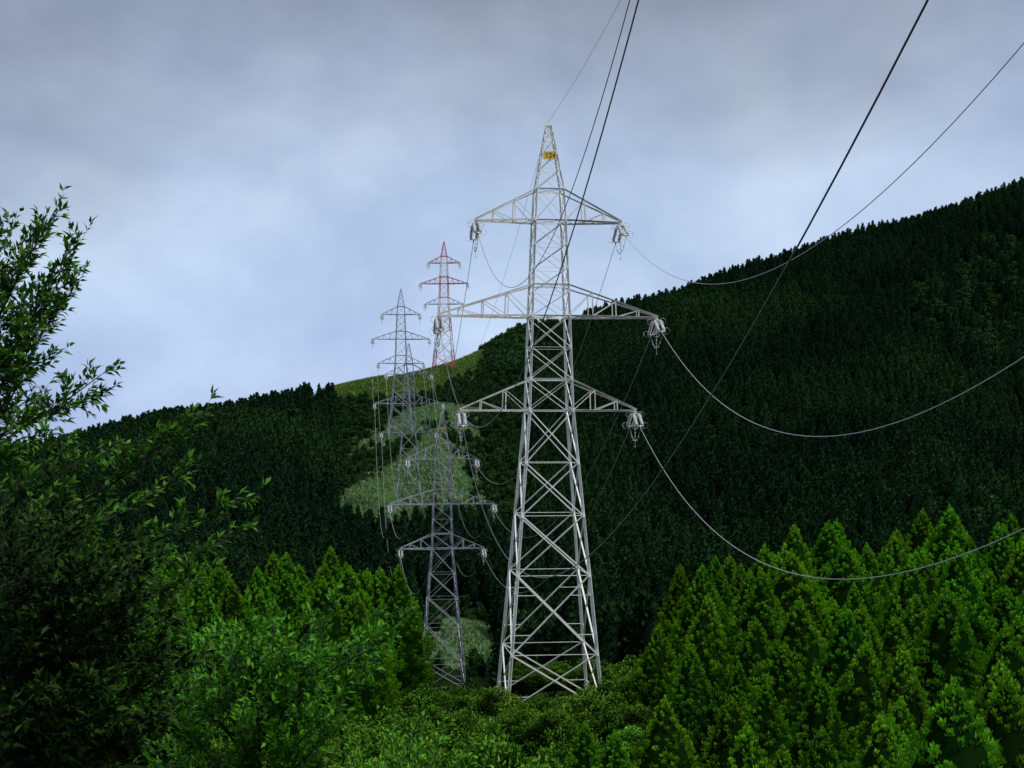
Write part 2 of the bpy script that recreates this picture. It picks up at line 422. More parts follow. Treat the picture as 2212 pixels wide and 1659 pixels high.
# ------------------------------------------------------------ far forest
lib=bpy.data.collections.new('forest_library')
for i in range(4):
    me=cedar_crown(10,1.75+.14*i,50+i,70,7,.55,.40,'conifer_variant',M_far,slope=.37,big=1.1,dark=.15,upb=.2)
    o=obj('a_conifer_variant_%d'%i,me,link=False); lib.objects.link(o)
for i in range(3):
    me=shrub_crown(7,3.0,70+i,34,14,.7,.5,'broadleaf_variant',M_farb)
    o=obj('b_broadleaf_variant_%d'%i,me,link=False); lib.objects.link(o)
lib2=bpy.data.collections.new('grass_library')
def tuft(seed,mat):
    r=np.random.RandomState(seed); n=26
    P=np.stack([r.normal(size=n)*.4,r.normal(size=n)*.4,np.zeros(n)],-1)
    D=np.stack([r.normal(size=n)*.6,r.normal(size=n)*.6,np.ones(n)],-1)
    V,FF,k=leaves(P,D,unit(n,r),.9*(.6+.7*r.rand(n)),.22)
    return mesh_np('grass_tuft',V,FF,[mat],attr={'growth_shade':np.repeat(.35+.55*r.rand(n),k)})
for i,mt in enumerate((M_grass,M_grass,M_grassy,M_grassy)):
    o=obj('tuft_%d'%i,tuft(i,mt),link=False); lib2.objects.link(o)

def scatter(name,P,scale,rot,pick,coll,**kw):
    me=bpy.data.meshes.new(name); me.vertices.add(len(P)); me.vertices.foreach_set('co',P.ravel())
    a=me.attributes.new('s','FLOAT','POINT'); a.data.foreach_set('value',scale.astype(np.float32))
    a=me.attributes.new('r','FLOAT','POINT'); a.data.foreach_set('value',rot.astype(np.float32))
    a=me.attributes.new('k','INT','POINT'); a.data.foreach_set('value',pick.astype(np.int32))
    o=obj(name,me,kind='stuff',**kw)
    ng=bpy.data.node_groups.new(name+'_nodes','GeometryNodeTree')
    ng.interface.new_socket('Geometry',in_out='INPUT',socket_type='NodeSocketGeometry')
    ng.interface.new_socket('Geometry',in_out='OUTPUT',socket_type='NodeSocketGeometry')
    n=ng.nodes; l=ng.links.new
    gi=n.new('NodeGroupInput'); go=n.new('NodeGroupOutput'); ip=n.new('GeometryNodeInstanceOnPoints'); ci=n.new('GeometryNodeCollectionInfo')
    ci.inputs['Collection'].default_value=coll; ci.inputs['Separate Children'].default_value=True; ci.inputs['Reset Children'].default_value=True
    def na(nm,t):
        x=n.new('GeometryNodeInputNamedAttribute'); x.data_type=t; x.inputs['Name'].default_value=nm
        return [q for q in x.outputs if q.enabled and q.name=='Attribute'][0]
    cx=n.new('ShaderNodeCombineXYZ'); l(na('r','FLOAT'),cx.inputs[2])
    er=n.new('FunctionNodeEulerToRotation'); l(cx.outputs[0],er.inputs[0])
    l(gi.outputs[0],ip.inputs['Points']); l(ci.outputs[0],ip.inputs['Instance']); ip.inputs['Pick Instance'].default_value=True
    l(na('k','INT'),ip.inputs['Instance Index']); l(er.outputs[0],ip.inputs['Rotation']); l(na('s','FLOAT'),ip.inputs['Scale'])
    l(ip.outputs[0],go.inputs[0])
    md=o.modifiers.new('scatter','NODES'); md.node_group=ng
    return o

PYL=[(1185,110,-19.7,.115),(955,232,-40.1,.117),(883,355,-21.0,.115),(866,425,-.2,.0),(959,505,24.9,-.10)]
PB=[Vector(((b-1106)/F*d,d,z)) for b,d,z,_ in PYL]

sp=3.0
gx,gy=np.meshgrid(np.arange(-360,420,sp),np.arange(142,680,sp))
gx=gx.ravel()+rs.uniform(-1.2,1.2,gx.size); gy=gy.ravel()+rs.uniform(-1.2,1.2,gy.size)
u=image_column(gx,gy)
keep=(u>-120)&(u<2340)&(gy<np.interp(u,[-300,600,700,1040,1110,1400,3000],[450,470,475,580,610,650,670]))
jj=rs.normal(size=len(gx))*16
zg=zone_grass(gx,gy,jj); zr=zone_ridge(gx,gy,jj*.6)
shr=streak(gx,gy)+rs.normal(size=len(gx))*.10
inshrub=((u>720)&(u<1150)&(gy>330)&(gy<505))
edge=(u>1000)&(u<1140)&(gy>=500)
strip=(u>900)&(u<1080)&(gy>142)&(gy<286)
keep&=~(zr)
keep&=~(zg&~((shr>ST)&(gy>322)))
keep&=~(strip&(gy>=215)&(gy<280)&(zone_grass(gx,gy)|(u<1010)&(gy<255)&(rs.rand(len(gx))<.6)))
keep&=~(strip&(gy<215)&(rs.rand(len(gx))<np.where(u>1030,.5,.8)))
keep&=~((u>690)&(u<760)&(gy>476))
for p in PB: keep&=((gx-p.x)**2+(gy-p.y)**2)>49
keep&=(rs.rand(len(gx))<.97)
gx,gy,u,inshrub,edge,zg,strip=gx[keep],gy[keep],u[keep],inshrub[keep],edge[keep],zg[keep],strip[keep]
n=len(gx)
inshrub=inshrub|strip
bl=inshrub|edge|((vn(gx,gy,.028,21)+rs.normal(size=n)*.12>.26)&(rs.rand(n)<.85)&(gy<560)&(gy>260)&(u>1450))|((vn(gx,gy,.06,44)>.55)&(rs.rand(n)<.7))
pick=np.where(bl,rs.randint(4,7,n),rs.randint(0,4,n))
sc=rs.uniform(.84,1.12,n)*(1+.08*vn(gx,gy,.05,4)); sc=np.where(inshrub,sc*rs.uniform(.3,.6,n)*np.where(zg,.7,1),np.where(edge,sc*np.interp(u,[1000,1060,1140],[.25,.6,1.0]),np.where(bl,sc*.8,sc)))
sc=np.where((~bl)&(u>1130)&(u<1260)&(gy>480),sc*.8,sc)
sc=np.where((gy<230)&(u>860)&(u<1100),np.minimum(sc,.42),sc)
P=np.stack([gx,gy,ground(gx,gy)-.3],-1)
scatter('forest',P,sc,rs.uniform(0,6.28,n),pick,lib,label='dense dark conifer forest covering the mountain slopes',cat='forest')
sp=.85
gx,gy=np.meshgrid(np.arange(-70,15,sp),np.arange(224,560,sp))
gx=gx.ravel()+rs.uniform(-.5,.5,gx.size); gy=gy.ravel()+rs.uniform(-.5,.5,gy.size)
jj=rs.normal(size=len(gx))*20
a=zone_grass(gx,gy,jj)&~((streak(gx,gy)+rs.normal(size=len(gx))*.12>ST+.03)&(gy>322)); b=zone_ridge(gx,gy,jj*.5); k=a|b
gx,gy,b=gx[k],gy[k],b[k]; n=len(gx)
scatter('tall_grass',np.stack([gx,gy,ground(gx,gy)-.1],-1),rs.uniform(.6,1.2,n),rs.uniform(0,6.28,n),np.where(b,2,0)+rs.randint(0,2,n),lib2,label='pale silvery green tall grass on the open slope',cat='grass')

# ------------------------------------------------------------ near cedars
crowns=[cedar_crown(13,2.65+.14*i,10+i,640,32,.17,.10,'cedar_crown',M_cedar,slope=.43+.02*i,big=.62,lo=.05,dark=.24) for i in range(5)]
trunks=[trunk_mesh(12.2,.2,'cedar_trunk',M_bark,i) for i in range(5)]
scrowns=[shrub_crown(5,2.6,30+i,110,120,.15,.085,'shrub_crown',M_shrub) for i in range(4)]
strunks=[trunk_mesh(3.6,.12,'shrub_stem',M_bark2,20+i) for i in range(4)]
def plant(kind,x,y,h,v,rz,lab,grp,wide=1.0):
    H=13.0 if kind=='cedar_tree' else 5.0
    s=h/H
    e=obj(kind,None,label=lab,cat='tree' if kind=='cedar_tree' else 'shrub',group=grp)
    e.empty_display_size=.5
    e.location=(x,y,float(ground(x,y))); e.rotation_euler=(rs.normal()*.02,rs.normal()*.02,rz); e.scale=(s*wide,s*wide,s)
    if kind=='cedar_tree':
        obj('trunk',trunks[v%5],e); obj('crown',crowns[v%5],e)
    else:
        obj('trunk',strunks[v%4],e); obj('crown',scrowns[v%4],e)
def jit(x0,x1,y0,y1,sx,sy):
    a,b=np.meshgrid(np.arange(x0,x1,sx),np.arange(y0,y1,sy)); b=b.ravel(); a=a.ravel()+((b/sy).astype(int)%2)*sx*.5
    return a+rs.uniform(-.28,.28,a.size)*sx, b+rs.uniform(-.28,.28,b.size)*sy
x_,y_=jit(-50,62,52,140,4.4,5.2)
for x,y in zip(x_,y_):
    uu=float(image_column(x,y))
    if uu<-60 or uu>2330: continue
    r=rs.rand()
    if y<83:
        if uu>1560:
            h=11.9+(uu-1560)/800+rs.uniform(-2.4,2.0); kind='c'
        elif uu>1000 and y<76: h=9.6+rs.uniform(-1.6,1.4); kind='c' if r<.75 else 's'
        elif uu>1000: kind='s'; h=5.0+1.5*rs.rand()
        elif uu>500: kind='s'; h=5.5+2*rs.rand()
        else: continue
    else:
        edg=np.interp(y,[83,100,120,140],[1560,1390,1440,1530])
        if uu>edg:
            h=np.interp(uu,[edg,edg+170,1900,2300],[9.8,12.8,14.2,15.6])+rs.uniform(-2.4,1.6); kind='c'
            if y>118: h+=.8
        elif uu<850 and y>100: kind='c'; h=12.1+rs.uniform(-1.4,1.3)
        elif 500<uu<1000 and y<106: kind='s'; h=(5.0 if uu>870 else 6.0)+rs.uniform(-1.5,.9)
        elif uu>=1000 and y<107 and uu<1600: kind='s'; h=4.4+rs.uniform(-1.0,1.2)
        else: continue
    if math.hypot(x-PB[0].x,y-PB[0].y)<6: continue
    if kind=='c':
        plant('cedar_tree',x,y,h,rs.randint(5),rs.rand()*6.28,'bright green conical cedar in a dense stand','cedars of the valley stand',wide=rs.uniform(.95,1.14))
    else:
        plant('shrub',x,y,h,rs.randint(4),rs.rand()*6.28,'rounded green broadleaf shrub on the clearing floor','broadleaf shrubs around the pylon',wide=rs.uniform(.9,1.3))
for x,y,h in ((-9.1,112,13.0),(-12.5,116,12.4),(4.3,103.5,2.9),(2.2,105.2,2.3),(6.4,105.4,3.4),(8.6,106,4.2),(10.5,109,4.8),(-1.0,104.3,3.0),(-3.4,104,3.4),(-5.6,103,3.6),(-7.5,106,4.2),(-9.5,104,4.6),(-3.6,110,3.0),(-6.2,111,3.0),(-3.8,116,3.4),(1.0,116.5,2.6),(3.6,118,2.6),(6.5,117,3.4),(9.5,116,4.2),(-2,98.5,3.8),(1,99.5,3.4),(4,98,3.8),(7.5,99,4.2),(12,100,5),(-6,97,4.4)):
    if h>8: plant('cedar_tree',x,y,h,rs.randint(5),rs.rand()*6.28,'tall dark green cedar beside the clearing','cedars of the valley stand')
    else: plant('shrub',x,y,h,rs.randint(4),rs.rand()*6.28,'low leafy shrub at the pylon base','broadleaf shrubs around the pylon',wide=1.35)

# ------------------------------------------------------------ broadleaf trees close by
def catmull(pts,step=.1):
    pts=[Vector(p) for p in pts]; pts=[pts[0]*2-pts[1]]+pts+[pts[-1]*2-pts[-2]]
    out=[]
    for i in range(1,len(pts)-2):
        a,b,c,d=pts[i-1:i+3]; n=max(2,int((c-b).length/step))
        for j in range(n):
            t=j/n
            out.append(.5*((2*b)+(c-a)*t+(2*a-5*b+4*c-d)*t*t+(3*b-a-3*c+d)*t**3))
    out.append(pts[-2]); return out
def leafy_tree(name,base,trunkpts,limbs,seed,mleaf,lab,leaflen,twl,dens,mbark=None,prob=.35):
    mbark=mbark or M_bark2
    r=random.Random(seed); wood=MB(); LP=[];LD=[];LA=[]
    base=Vector(base)
    def twig(p,d,length,rad,depth):
        n=max(3,int(length/.045)); pts=[p.copy()]; q=p.copy(); dd=d.normalized()
        for i in range(n):
            dd=(dd+Vector((r.gauss(0,.07),r.gauss(0,.07),r.gauss(0,.06)+.05))).normalized()
            q=q+dd*(length/n); pts.append(q.copy())
            f=(i+1)/n
            if f>.05:
                for _ in range(2 if r.random()<dens else 1):
                    sd=Vector((r.gauss(0,1),r.gauss(0,1),r.gauss(0,1))); sd=(sd-dd*sd.dot(dd)).normalized()
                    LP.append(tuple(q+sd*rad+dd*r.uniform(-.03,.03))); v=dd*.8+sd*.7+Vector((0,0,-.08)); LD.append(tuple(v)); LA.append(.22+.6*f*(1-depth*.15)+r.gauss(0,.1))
            if depth<1 and f>.15 and r.random()<.34:
                sd=Vector((r.gauss(0,1),r.gauss(0,1),r.gauss(0,.8)+.2)); sd=(sd-dd*sd.dot(dd)).normalized()
                twig(q,dd*.9+sd*.65,length*(.55-.3*f)*r.uniform(.6,1.2)+.06,rad*.6,depth+1)
        LP.append(tuple(q)); LD.append(tuple(dd)); LA.append(.85)
        wood.tube(pts[::2]+[pts[-1]],[max(.0008,rad*(1-.8*i/(len(pts)/2+1))) for i in range(len(pts[::2])+1)],3)
    tp=catmull(trunkpts,.25)
    tw=MB(); tw.tube([p-base for p in tp],[.13*(1-.75*i/len(tp)) for i in range(len(tp))],9)
    for lm in limbs:
        pts=catmull([Vector(p) for p in lm[0]],.08); R0=lm[1]; w=lm[2] if len(lm)>2 else 1
        pts=[p-base for p in pts]; n=len(pts)
        wood.tube(pts,[R0*(1-.9*i/n)+.0015 for i in range(n)],5)
        for i in range(2,n-1):
            f=i/n; d=(pts[min(i+1,n-1)]-pts[i-1]).normalized()
            for _ in range(2 if r.random()<prob*w else 1):
                if r.random()>(.35+.6*f)*w+.05: continue
                sd=Vector((r.gauss(0,1),r.gauss(0,1),r.gauss(0,1)+.15)); sd=(sd-d*sd.dot(d)).normalized()
                twig(pts[i],d*(.95+.7*f)+sd*.62+Vector((0,0,.15)),twl*(1.15-.85*f)*r.uniform(.45,1.15),R0*.20*(1-.6*f)+.001,0)
        twig(pts[-1],pts[-1]-pts[-3],.18,.002,1)
    P=np.array(LP);D=np.array(LD);A=np.array(LA); rn=np.random.RandomState(seed)
    V,FF,k=leaves(P,D,unit(len(P),rn)*.8+np.array([0,-.2,1.]),leaflen*(.6+.6*rn.rand(len(P))),leaflen*.40*(.7+.5*rn.rand(len(P))),'leaf')
    e=obj(name,None,label=lab,cat='tree'); e.location=base
    obj('trunk',tw.mesh('broadleaf_trunk',[mbark],True),e)
    obj('branch',wood.mesh('broadleaf_branches',[mbark],True),e)
    obj('crown',mesh_np('broadleaf_crown',V,FF,[mleaf],attr={'growth_shade':np.repeat(A,k)}),e)
    return len(P)
S=pixel_to_world
gA=float(ground(-5.1,12.0))
trA=[(-5.3,12,gA-.3),S(-190,1700,12),S(-150,1250,12),S(-110,900,12),S(-70,650,12.2),S(-40,480,12.3)]
LA_=[
 ([S(-110,900,12),S(-20,720,11.9),S(50,580,11.8),S(118,455,11.8)],.016,1.4),
 ([S(-110,900,12),S(-40,700,12.1),S(20,590,12.0),S(80,505,12.0)],.014,1.3),
 ([S(-120,950,12),S(0,800,11.7),S(90,650,11.5),S(172,525,11.4)],.015,1.4),
 ([S(-120,950,12),S(-10,790,12.4),S(70,690,12.5),S(140,590,12.6)],.015,1.3),
 ([S(-100,800,12),S(-40,640,12.3),S(0,540,12.4),S(24,500,12.4)],.014,1.4),
 ([S(-100,800,12),S(-60,640,12.0),S(-30,560,11.8),S(-10,515,11.8)],.014,1.3),
 ([S(-120,1000,12),S(0,900,12.2),S(80,740,12.3),S(165,615,12.5)],.015,1.4),
 ([S(-120,1000,12),S(-20,860,11.8),S(60,760,11.7),S(130,660,11.6)],.015,1.3),
 ([S(-120,1000,12),S(20,930,11.6),S(120,880,11.4),S(218,810,11.2)],.016,1.4),
 ([S(-120,1050,12),S(0,960,12.4),S(90,900,12.5),S(212,854,12.6)],.015,1.4),
 ([S(-110,900,12),S(-30,830,12.4),S(50,800,12.6),S(113,772,12.7)],.015,1.4),
 ([S(-110,860,12),S(-50,760,11.5),S(10,700,11.3),S(80,640,11.2)],.015,1.4),
 ([S(-110,860,12),S(-60,820,11.5),S(-10,800,11.3),S(60,740,11.2)],.015,1.3),
 ([S(-110,820,12),S(-70,720,12.5),S(-20,660,12.8),S(40,600,12.9)],.015,1.3),
 ([S(-110,960,12),S(-50,880,11.8),S(0,840,11.7),S(50,800,11.6)],.015,1.4),
 ([S(-130,1080,12),S(0,1000,11.3),S(60,960,11.1),S(140,965,10.9)],.016,1.1),
 ([S(-130,1000,12),S(-40,920,12.3),S(20,890,12.5),S(80,850,12.7)],.015,1.3),
 ([S(-140,1200,12),S(80,1130,11.8),S(250,1040,11.6),S(350,960,11.5),S(434,890,11.4)],.022,1.2),
 ([S(-140,1250,12),S(100,1170,12.3),S(280,1100,12.5),S(410,1010,12.6)],.020,1.2),
 ([S(-150,1300,12),S(80,1240,11.5),S(300,1180,11.2),S(440,1120,11),S(532,1080,10.9)],.022,1.2),
 ([S(-150,1350,12),S(100,1290,12.4),S(300,1230,12.7),S(440,1190,12.8),S(516,1152,12.9)],.020,1.2),
 ([S(-150,1400,12),S(100,1350,11.3),S(280,1300,11),S(420,1240,10.9)],.020,1.2),
 ([S(-140,1150,12),S(40,1080,12.8),S(150,1010,13),S(280,965,13.2)],.016,1.0),
]
rr=random.Random(3)
for i in range(7):
    y=1190+ i*34; xx=rr.uniform(100,430); d=rr.uniform(10.6,13.6)
    LA_.append(([S(-160,y+60,12),S(xx*.35,y+20,(12+d)/2),S(xx,y-rr.uniform(10,70),d)],.016,1.1))
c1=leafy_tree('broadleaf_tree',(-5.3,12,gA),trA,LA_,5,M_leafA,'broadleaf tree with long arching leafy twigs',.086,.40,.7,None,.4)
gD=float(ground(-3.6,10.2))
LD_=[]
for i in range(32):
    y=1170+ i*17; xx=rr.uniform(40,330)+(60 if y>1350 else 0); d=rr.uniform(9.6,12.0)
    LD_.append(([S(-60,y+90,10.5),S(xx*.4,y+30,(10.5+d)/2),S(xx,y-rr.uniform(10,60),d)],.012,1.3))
leafy_tree('painted_shade_tree',(-4.0,10.5,gD),[(-4.0,10.5,gD-.3),S(-70,1750,10.5),S(-60,1500,10.5),S(-60,1300,10.5),S(-55,1220,10.5)],LD_,15,M_leafD,'dense lower limbs with shade put into the dark leaf colour',.09,.5,.95,M_bark3)  # separate plant added so the lower limbs carry shade in their colours
gB=float(ground(-2.6,14.5))
trB=[(-2.7,14.5,gB-.3),S(540,1850,14.5),S(545,1700,14.5),S(560,1560,14.4),S(590,1480,14.4),S(610,1430,14.4)]
LB=[]
for tx,ty in ((720,1300),(862,1345),(800,1340),(660,1350),(590,1345),(540,1325),(470,1340),(400,1360),(320,1390),(250,1420),(830,1400),(790,1450),(740,1500),(700,1380),(620,1380),(500,1390),(420,1430),(350,1460),(280,1500),(560,1420),(680,1440),(780,1390),(650,1520),(720,1560),(560,1500),(470,1480),(380,1540),(300,1580),(640,1420),(520,1560),(600,1600),(440,1620),(690,1620),(340,1640)):
    d=rr.uniform(13,15.6); sx=560+(tx-560)*.12; sy=max(ty+140,1500)+rr.uniform(0,120)
    LB.append(([S(sx,sy,14.4),S(sx+(tx-sx)*.4,sy+(ty-sy)*.5,(14.4+d)/2),S(tx-(tx-sx)*.12,ty+40,d),S(tx,ty,d)],.013,.95))
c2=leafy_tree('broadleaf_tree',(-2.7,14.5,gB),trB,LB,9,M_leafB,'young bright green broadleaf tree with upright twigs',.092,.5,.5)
gC=float(ground(-.9,15.5))
LC=[]
for tx,ty in ((960,1588),(900,1560),(850,1600),(1000,1640),(820,1640),(900,1640),(760,1640)):
    LC.append(([S(830,1850,15.5),S(830+(tx-830)*.5,1740,15.5),S(tx,ty,15.5+rr.uniform(-.5,.5))],.012,1.0))
leafy_tree('broadleaf_sapling',(-1.4,15.5,gC),[(-1.4,15.5,gC-.3),S(830,1950,15.5),S(830,1850,15.5),S(835,1790,15.5)],LC,12,M_leafB,'small leafy sapling with fine upright twigs',.08,.45,.4)

# ------------------------------------------------------------ pylons
HW=([-2.6,0,21.6,28.85,36.2,38.7,41.5,43.75],[3.78,3.52,1.66,1.44,1.16,1.03,.55,.15])
def hw(z): return float(np.interp(z,*HW))
def cnr(i,z):
    h=hw(z); sx,sy=((-1,-1),(1,-1),(1,1),(-1,1))[i]; return Vector((sx*h,sy*h,z))
def body_mesh(mat,thick=1.0):
    b=MB()
    zk=[-2.4,0,10,21.6,28.85,36.2,38.7,41.5,43.75]
    for i in range(4):
        for a,c in zip(zk[:-1],zk[1:]):
            w=.23 if c<=10 else .20 if c<=21.6 else .16 if c<=36.2 else .11
            b.angle(cnr(i,a),cnr(i,c),w*thick)
    pan=[(-.9,3.2,1,.105),(3.2,9.1,2,.115),(9.1,13.6,0,.105),(13.6,17.6,0,.095),(17.6,21.6,0,.085)]
    for a,c,nn in ((21.6,28.85,3),(28.85,36.2,4),(36.2,38.7,1),(38.7,43.2,4)):
        for k in range(nn):
            f0=k/nn; f1=(k+1)/nn
            if a==38.7: f0=1-(1-f0)**1.35; f1=1-(1-f1)**1.35
            pan.append((a+(c-a)*f0,a+(c-a)*f1,0,.05 if a>30 else .06))
    for z0,z1,sub,w in pan:
        for i in range(4):
            j=(i+1)%4
            A0,A1,B0,B1=cnr(i,z0),cnr(i,z1),cnr(j,z0),cnr(j,z1)
            b.angle(A0,B1,w*thick); b.angle(B0,A1,w*thick)
            b.beam(A1,B1,w*.4*thick)
            if sub:
                for t in ((.25,) if sub==1 else (.25,.75)):
                    la=A0.lerp(A1,t); lb=B0.lerp(B1,t)
                    if t<.5: da=A0.lerp(B1,t); db=B0.lerp(A1,t)
                    else: da=B0.lerp(A1,t); db=A0.lerp(B1,t)
                    b.beam(la,da,.045*thick); b.beam(lb,db,.045*thick)
            q=A1; b.beam(q-Vector((0,0,.13)),q+Vector((0,0,.13)),w*1.4*thick,.22 if z1<22 else .14)
    for z in (21.6,24.0,28.85,31.25,36.2,38.6):
        for i in range(4): b.angle(cnr(i,z),cnr((i+1)%4,z),.10*thick)
        b.beam(cnr(0,z),cnr(2,z),.045); b.beam(cnr(1,z),cnr(3,z),.045)
    b.beam((0,0,43.2),(0,0,44.1),.12); b.beam((-.28,0,43.7),(.28,0,43.7),.12); b.beam((0,-.3,43.6),(0,.3,43.6),.1)
    z=3
    while z<42:
        c=cnr(0,z); b.beam(c,c+Vector((-.2,0,0)),.03); z+=.8
    return b.mesh('pylon_body',[mat])
ARMS=[(21.6,6.9,2.35,2),(28.85,8.6,2.4,3),(36.2,5.75,2.4,2)]
def arm_mesh(s,zb,Ln,dz,nd,mat,thick=1.0):
    b=MB()
    h0=hw(zb); h1=hw(zb+dz); tip=lambda y:Vector((s*Ln,y*.14,0))
    for y in (-1,1):
        B0=Vector((s*h0,y*h0,0)); T0=Vector((s*h1,y*h1,dz)); E=tip(y)
        b.angle(B0,E,.14*thick); b.angle(T0,E+Vector((0,0,.1)),.11*thick)
        for k in range(1,nd+1):
            f=k/(nd+1)*1.04
            q0=B0.lerp(E,f); q1=T0.lerp(E,f)
            b.beam(q0,q1,.075*thick)
            f0=(k-1)/(nd+1)*1.04
            b.beam(B0.lerp(E,f0),q1,.05*thick)
    fr=[i/(2*nd+1) for i in range(2*nd+2)]
    for i in range(len(fr)-1):
        ya=1 if i%2 else -1
        p0=Vector((s*h0,ya*h0,0)).lerp(tip(ya),fr[i]); p1=Vector((s*h0,-ya*h0,0)).lerp(tip(-ya),fr[i+1])
        b.beam(p0,p1,.045*thick)
    for k in range(1,nd+1):
        f=k/(nd+1)*1.04
        b.beam(Vector((s*h0,-h0,0)).lerp(tip(-1),f),Vector((s*h0,h0,0)).lerp(tip(1),f),.045*thick)
        b.beam(Vector((s*h1,-h1,dz)).lerp(tip(-1),f),Vector((s*h1,h1,dz)).lerp(tip(1),f),.045*thick)
    b.beam((s*(Ln-.15),-.2,-.03),(s*(Ln-.15),.2,-.03),.24,.22); b.beam((s*(Ln-.1),0,.1),(s*(Ln-.1),0,-.38),.10)
    return b.mesh('crossarm_lattice',[mat])
EY,EZ=2.1,-1.35
def string_mesh(sy):
    b=MB()
    for ox in (-.22,.22):
        a=Vector((ox,sy*.3,-.22)); e=Vector((ox,sy*(EY-.2),EZ+.15))
        b.tube([a,e],.022,5,1)
        n=11
        for i in range(n):
            c=a.lerp(e,.12+.76*i/(n-1)); d=(e-a).normalized()*.04
            b.tube([c-d,c-d*.3,c+d*.5,c+d],[.04,.13,.115,.04],10,0)
        for t in (.08,.95):
            c=a.lerp(e,t); d=(e-a).normalized(); u1=d.cross(Vector((1,0,0))).normalized(); u2=d.cross(u1)
            oo=Vector((.14 if ox>0 else -.14,0,0))
            ring=[c+oo+(u1*math.cos(q)+u2*math.sin(q))*.28 for q in [6.283*k/16 for k in range(16)]]
            b.tube(ring,.012,5,1,closed=True)
    a=Vector((0,sy*(EY-.2),EZ+.15)); b.beam(a-Vector((.3,0,0)),a+Vector((.3,0,0)),.06,.1,1)
    b.beam((0,0,-.32),(0,sy*.3,-.24),.1,.1,1); b.beam((-.27,sy*.3,-.22),(.27,sy*.3,-.22),.06,.08,1)
    b.tube([a,Vector((0,sy*EY,EZ))],.05,6,1)
    return b.mesh('insulator_string',[M_porc,M_hard],True)
def jumper_mesh():
    b=MB(); pts=[]
    for i in range(25):
        t=i/24; y=-EY+2*EY*t; pts.append((.02,y,EZ-1.0*(1-(2*t-1)**2)))
    b.tube(pts,.016,5,0)
    b.tube([(0,0,-.4),(0,0,-2.9)],.014,5,0)
    for i in range(5):
        z=-1.2-.28*i; b.tube([(0,0,z-.05),(0,0,z),(0,0,z+.05)],[.03,.06,.03],8,0)
    b.beam((0,-.2,-2.8),(0,.2,-2.8),.04,.04,0)
    for y in (-1.3,-.7,.7,1.3): b.tube([(.0,y,EZ-1.0*(1-(y/EY)**2)-.1),(.0,y,EZ-1.0*(1-(y/EY)**2)+.05)],.04,6,0)
    return b.mesh('jumper_loop',[M_wirel],True)
sF,sB,jm=string_mesh(-1),string_mesh(1),jumper_mesh()
bodies={'w':body_mesh(M_steel),'g':body_mesh(M_steelg,1.05),'r':body_mesh(M_steelr,1.35)}
M_red=plain('red_paint',(.60,.05,.04),.5); M_wh=plain('white_paint',(.6,.58,.56),.5)
RA=[M_wh,M_red,M_red]
arms={}
for i,(zb,Ln,dz,nd) in enumerate(ARMS):
    for s in (-1,1):
        arms[('w',i,s)]=arm_mesh(s,zb,Ln,dz,nd,M_steelarm); arms[('g',i,s)]=arm_mesh(s,zb,Ln,dz,nd,M_steelg,1.15); arms[('r',i,s)]=arm_mesh(s,zb,Ln,dz,nd,RA[i],1.45)
PLN=[('w','tall white lattice pylon with rusty crossarms and a yellow number plate'),
     ('g','grey lattice pylon rising from a grassy patch in the valley'),
     ('g','grey lattice pylon standing on the grassy slope'),
     ('g','grey lattice pylon near the top of the grassy slope'),
     ('r','red and white banded lattice pylon on the grassy ridge')]
ENDS=[]
for pi,((kc,lab),pb,(_,_,_,yaw)) in enumerate(zip(PLN,PB,PYL)):
    e=obj('electricity_pylon',None,label=lab,cat='pylon',group='pylons of one power line across the valley')
    e.location=pb; e.rotation_euler=(0,0,yaw)
    Mx=Matrix.Translation(pb)@Matrix.Rotation(yaw,4,'Z')
    obj('tower_body',bodies[kc],e)
    ed={}
    for i,(zb,Ln,dz,nd) in enumerate(ARMS):
        for s in (-1,1):
            a=obj('crossarm',arms[(kc,i,s)],e); a.location=(0,0,zb)
            for nm,me in (('insulator_string',sF),('insulator_string',sB),('jumper_wire',jm)):
                o=obj(nm,me,a); o.location=(s*(Ln-.1),0,0)
            ed[(i,s,-1)]=Mx@Vector((s*(Ln-.1),-EY,zb+EZ)); ed[(i,s,1)]=Mx@Vector((s*(Ln-.1),EY,zb+EZ))
    ed['top']=Mx@Vector((0,0,43.95)); ENDS.append(ed)
    if pi<2:
        b=MB(); y=-hw(41.2)-.12; wd=.5 if pi==0 else .36
        b.beam((-wd,y,41.2),(wd,y,41.2),.035,.62 if pi==0 else .45)
        b.beam((-wd,y+.04,41.4),(wd,y+.04,41.4),.05); b.beam((-wd,y+.04,41.0),(wd,y+.04,41.0),.05)
        pl=obj('number_plate',b.mesh('number_plate',[M_plate if pi==0 else M_plate2]),e)
        if pi==0:
            cu=bpy.data.curves.new('plate_lettering','FONT'); cu.body='124'; cu.size=.54; cu.align_x='CENTER'; cu.align_y='CENTER'; cu.extrude=.006
            to=bpy.data.objects.new('tmp',cu); col.objects.link(to); bpy.context.view_layer.update()
            dg=bpy.context.evaluated_depsgraph_get(); tm=bpy.data.meshes.new_from_object(to.evaluated_get(dg))
            bpy.data.objects.remove(to); tm.materials.clear(); tm.materials.append(M_ink)
            lt=obj('plate_lettering',tm,pl); lt.location=(0.04,y-.03,41.2); lt.rotation_euler=(math.pi/2,0,0)

